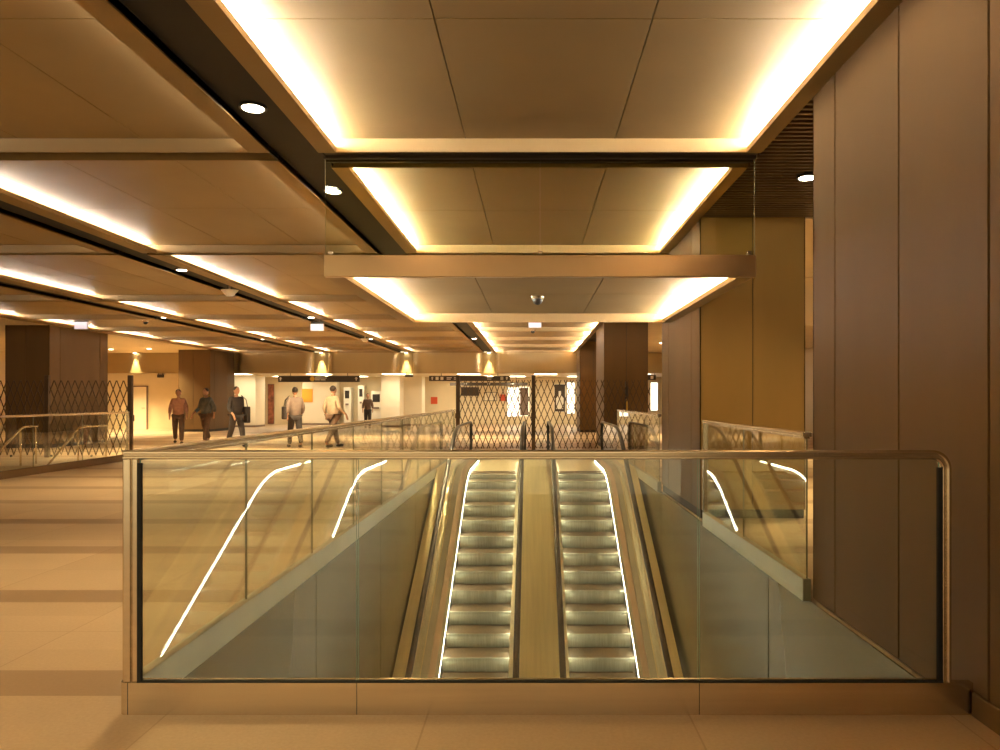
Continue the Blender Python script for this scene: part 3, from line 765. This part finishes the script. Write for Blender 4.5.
# hanging way signs
def arrow(bm, x, z, s, y, up=True):
    d = 1 if up else 0
    for (a, b_, c, e) in ((-.18, .18, -.5, .15),): box(bm, x+a*s, x+b_*s, y-.006, y, z+c*s, z+e*s)
    sweep(bm, [[(x-.5*s, y-.006, z+.1*s), (x+.5*s, y-.006, z+.1*s), (x, y-.006, z+.6*s)], [(x-.5*s, y, z+.1*s), (x+.5*s, y, z+.1*s), (x, y, z+.6*s)]])
def waysign(x0, x1, z0, z1, y, label, marks):
    t = thing('direction_sign', label, 'sign', ((x0+x1)/2, y, z0))
    bm = BM(); rbox(bm, x0, x1, y, y+.10, z0, z1, .01, 1); part('board', bm, M['signdark'], t)
    bm = BM()
    for q in (.15, .85): cyl(bm, (x0+(x1-x0)*q, y+.05), .015, z1, max(z1+.1, 2.7), 8)
    part('hanger', bm, M['blackp'], t)
    zc = (z0+z1)/2; h = (z1-z0)
    a = BM(); b2 = BM(); n1 = n2 = 0
    for kind, u in marks:
        x = x0+(x1-x0)*u
        if kind == 'arrow': arrow(a, x, zc, h*.55, y); n1 += 1
        if kind == 'icon': box(a, x-h*.28, x+h*.28, y-.006, y, zc-h*.3, zc+h*.3); n1 += 1
        if kind == 'bar': box(a, x-h*.5, x+h*.5, y-.006, y, zc+h*.06, zc+h*.22); box(a, x-h*.5, x+h*.3, y-.006, y, zc-h*.22, zc-h*.06); n1 += 1
        if kind == 'dot': cyl(b2, (x, zc), h*.38, y-.006, y, 18, axis='y'); n2 += 1
    if n1: part('white_marks', a, M['plastic'], t)
    else: a.free()
    if n2: part('yellow_mark', b2, M['signyellow'], t)
    else: b2.free()
s2 = 667/31.65
def sx(px): return (px-533.5)/s2
def sz(py): return 1.45+(399-py)/s2
waysign(sx(278), sx(359.5), sz(382), sz(375.8), 31.65, 'long dark direction sign with a yellow dot above the walking people', [('arrow', .03), ('dot', .42), ('bar', .49), ('bar', .56), ('arrow', .96)])
waysign(sx(429), sx(510), sz(381), sz(375.8), 31.65, 'long dark direction sign with white pictograms over the lattice gate', [('arrow', .04), ('icon', .10), ('icon', .16), ('bar', .25), ('bar', .34), ('bar', .75), ('icon', .90), ('arrow', .96)])
waysign(wx(452), wx(528), wz(386), wz(383), 37.0, 'farther dark sign strip on the shop wall behind the lattice gate', [('bar', .2), ('bar', .5), ('bar', .8)])
waysign(sx(648), sx(656), sz(380), sz(375), 31.65, 'small dark direction sign in the gap right of the column', [('icon', .5)])
waysign(sx(157), sx(163), sz(377.5), sz(374.5), 31.65, 'small dark sign box over the beige wall at left', [])
waysign(sx(405), sx(413), sz(377), sz(374), 31.65, 'small dark sign box above the big white pillar', [])
# alarm / extinguisher tag on far column
ex = thing('door_handle_plate', 'yellow and dark vertical fitting on the column front behind the gate', 'fitting', (2.66, 19.06, 1.0))
bm = BM(); rbox(bm, 2.62, 2.70, 19.03, 19.10, 1.05, 1.95, .01, 1); part('bracket', bm, M['blackp'], ex)
bm = BM(); rbox(bm, 2.635, 2.685, 19.0, 19.03, 1.10, 1.45, .01, 1); part('yellow_handle', bm, M['signyellow'], ex)

# ================================================================== PEOPLE
def skinned(name, verts, edges, radii, mt, parent, root=0, levels=2):
    me = bpy.data.meshes.new(name); me.from_pydata(verts, edges, []); me.update()
    o = bpy.data.objects.new(name, me); COL.objects.link(o)
    sk = o.modifiers.new('skin', 'SKIN'); sk.use_smooth_shade = True
    lay = me.skin_vertices[0].data if me.skin_vertices else None
    if lay is None:
        me.attributes; bpy.context.view_layer.objects.active = o
    for i, r in enumerate(radii):
        lay[i].radius = r if isinstance(r, tuple) else (r, r)
        lay[i].use_root = (i == root)
    ss = o.modifiers.new('sub', 'SUBSURF'); ss.levels = levels; ss.render_levels = levels
    dg = bpy.context.evaluated_depsgraph_get(); ev = o.evaluated_get(dg)
    me2 = bpy.data.meshes.new_from_object(ev); o.modifiers.clear(); o.data = me2
    me2.materials.clear(); me2.materials.append(mt)
    for p in me2.polygons: p.use_smooth = True
    if parent: o.parent = parent
    return o
def person(x, y, rz, label, top, legs, H=1.75, stride=.25, swing=.25, bag=None, shorts=False, hair=True, elbow=.2):
    t = thing('person', label, 'person', (x, y, 0), 'people walking in the hall', rz)
    ORG[t.name] = Vector()      # build around the local origin, facing -Y
    k = H/1.75
    hip = .92*k; sh = 1.43*k
    def P(a, b_, c): return (a*k, b_*k, c*k)
    V, E, R = [], [], []
    def add(p, r, prev=None):
        V.append(p); R.append(r); i = len(V)-1
        if prev is not None: E.append((prev, i))
        return i
    pel = add(P(0, 0, .95), (.12*k, .085*k))
    ab = add(P(0, 0, 1.12), (.11*k, .075*k), pel); ch = add(P(0, .01, 1.30), (.12*k, .08*k), ab)
    nk = add(P(0, .0, 1.46), .055*k, ch); hd0 = add(P(0, -.015, 1.54), .055*k, nk)
    legv = []; armv = []
    for s in (-1, 1):
        f = s*stride
        hpv = add(P(s*.09, 0, .88), .085*k, pel)
        kn = add(P(s*.10, -f*.55-.02, .48), .055*k, hpv); an = add(P(s*.10, -f+(.08 if f < 0 else 0), .09+(.05 if f < 0 else 0)), .036*k, kn)
        toe = add(P(s*.11, -f-.15, .03+(.02 if f < 0 else 0)), .030*k, an)
        legv.append((V[hpv], V[kn], V[an], V[toe]))
        shd = add(P(s*.17, .01, 1.39), .062*k, ch); el = add(P(s*.235, .05+s*swing*.35, 1.12), .042*k, shd)
        wr = add(P(s*.24, -.06+s*swing-elbow*.3, .90+elbow*.15), .028*k, el); 
        hn = add(P(s*.235, -.08+s*swing*1.1-elbow*.3, .83+elbow*.15), .032*k, wr)
        for q in range(4):
            add(P(s*.235+(q-1.5)*.004, -.10+s*swing*1.15+(q-1.5)*.02-elbow*.3, .745+elbow*.15+abs(q-1.3)*.008), .009*k, hn)
        add(P(s*.215, -.12+s*swing*1.1-elbow*.3, .79+elbow*.15), .010*k, hn)
        armv.append((V[shd], V[el], V[wr]))
    body = skinned('body', V, E, R, M['skin'], t)
    # head with face as part of the head mesh
    bm = BM(); ball(bm, P(0, -.02, 1.635), (.075*k, .093*k, .115*k), 16, 12)
    ball(bm, P(0, -.115, 1.62), (.014*k, .02*k, .022*k), 8, 6)
    for s in (-1, 1): ball(bm, P(s*.076, -.01, 1.63), (.012*k, .022*k, .032*k), 8, 6); ball(bm, P(s*.03, -.104, 1.65), (.013*k, .008*k, .009*k), 8, 6)
    ball(bm, P(0, -.105, 1.575), (.024*k, .010*k, .008*k), 8, 6)
    part('head', bm, M['skin'], t)
    if hair:
        bm = BM(); ball(bm, P(0, .005, 1.668), (.084*k, .098*k, .098*k), 14, 10); part('hair', bm, M['hair'], t)
    # clothing
    V2 = [P(0, 0, .84), P(0, 0, 1.10), P(0, .01, 1.28), P(0, .0, 1.44)]; E2 = [(0, 1), (1, 2), (2, 3)]; R2 = [(.20*k, .15*k), (.18*k, .14*k), (.20*k, .145*k), .07*k]
    for a in armv:
        b0 = len(V2); V2 += [a[0], a[1], tuple(a[1][i]*.3+a[2][i]*.7 for i in range(3))]; E2 += [(2, b0), (b0, b0+1), (b0+1, b0+2)]; R2 += [.085*k, .066*k, .05*k]
    skinned('jacket', V2, E2, R2, top, t)
    V3 = [P(0, 0, .95)]; E3 = []; R3 = [(.17*k, .125*k)]
    for hp_, kn_, an_, toe_ in legv:
        b0 = len(V3); V3 += [hp_, kn_]; E3 += [(0, b0), (b0, b0+1)]; R3 += [.115*k, .085*k]
        if not shorts: V3.append(an_); E3.append((b0+1, b0+2)); R3.append(.065*k)
    skinned('trousers', V3, E3, R3, legs, t)
    for hp_, kn_, an_, toe_ in legv:
        bm = BM(); ball(bm, ((an_[0]+toe_[0])/2, (an_[1]+toe_[1])/2-.01, max(.045, toe_[2]+.015)), (.05*k, .15*k, .045*k), 12, 8); part('shoe', bm, M['cl_dark'], t)
    if bag:
        bx, bz, w_, h_ = bag
        b0 = thing('shoulder_bag', f'dark bag carried by the {label[:60]}', 'bag', (0, 0, 0)); ORG[b0.name] = Vector()
        b0.location = (x, y, 0); b0.rotation_euler = (0, 0, rz)
        bm = BM(); rbox(bm, bx-.06, bx+.06, -w_/2, w_/2, bz, bz+h_, .03, 2); part('bag_body', bm, M['cl_dark'], b0)
        bm = BM(); tube(bm, [(bx, -w_*.3, bz+h_-.02), (bx*.9, -w_*.2, 1.38*k), (bx*.55, 0, 1.50*k), (bx*.9, w_*.2, 1.38*k), (bx, w_*.3, bz+h_-.02)], .012, 8); part('strap', bm, M['cl_dark'], b0)
        b0['label'] = bag_label[0]
    return t
bag_label = ['']
bag_label[0] = 'dark bag at the side of the dark dressed walker'
person(-9.0, 20.2, .9, 'person in dark clothes walking in front of the white pillar', M['cl_dark'], M['cl_dark'], 1.82, .22, .15, bag=(.30, .72, .40, .50))
bag_label[0] = 'dark bag at the side of the grey shirted walker'
person(-7.08, 19.8, PI+.5, 'person in a grey top and dark trousers left of the orange poster', M['cl_grey'], M['cl_dark'], 1.80, .28, .25, bag=(.30, .85, .34, .38))
person(-5.98, 19.9, PI-.5, 'person in a pale grey top striding, right of the orange poster', M['cl_light'], M['cl_brown'], 1.84, .30, .15)
person(-11.5, 21.6, .4, 'person in a dusty pink top, left of the pair before the bronze column', M['cl_pink'], M['cl_brown'], 1.76, .2, .2)
person(-10.75, 21.9, -.3, 'person in slate blue top and brown trousers before the bronze column', M['cl_blue'], M['cl_brown'], 1.80, .18, .2)
person(-8.2, 33.0, .2, 'distant person in brown beside the ticket machines', M['cl_brown'], M['cl_dark'], 1.72, .12, .1)

# ================================================================== TRUE DEPTHS
# lengths along the hall were taken off for a 24 mm lens; the hall is 1.12 times as long
DF = 746.0/667.0
FIXED = ('escalator', 'centre_deck', 'camera', 'floor_lower')
COMPACT = ('downlight', 'ceiling_speaker', 'dome_camera', 'lit_sign', 'person', 'shoulder_bag', 'poster', 'direction_sign', 'ticket_machine', 'added_light_panel', 'framed_notice', 'notice_board', 'window_display')
done = set()
for o in list(S.objects):
    if o.parent: continue
    kind = o.name.split('.')[0]
    if kind in FIXED: continue
    if kind in COMPACT: o.location.y *= DF; continue
    o.location.y *= DF
    for q in [o] + list(o.children_recursive):
        if q.type == 'MESH' and q.data.name not in done:
            done.add(q.data.name)
            for v in q.data.vertices: v.co.y *= DF
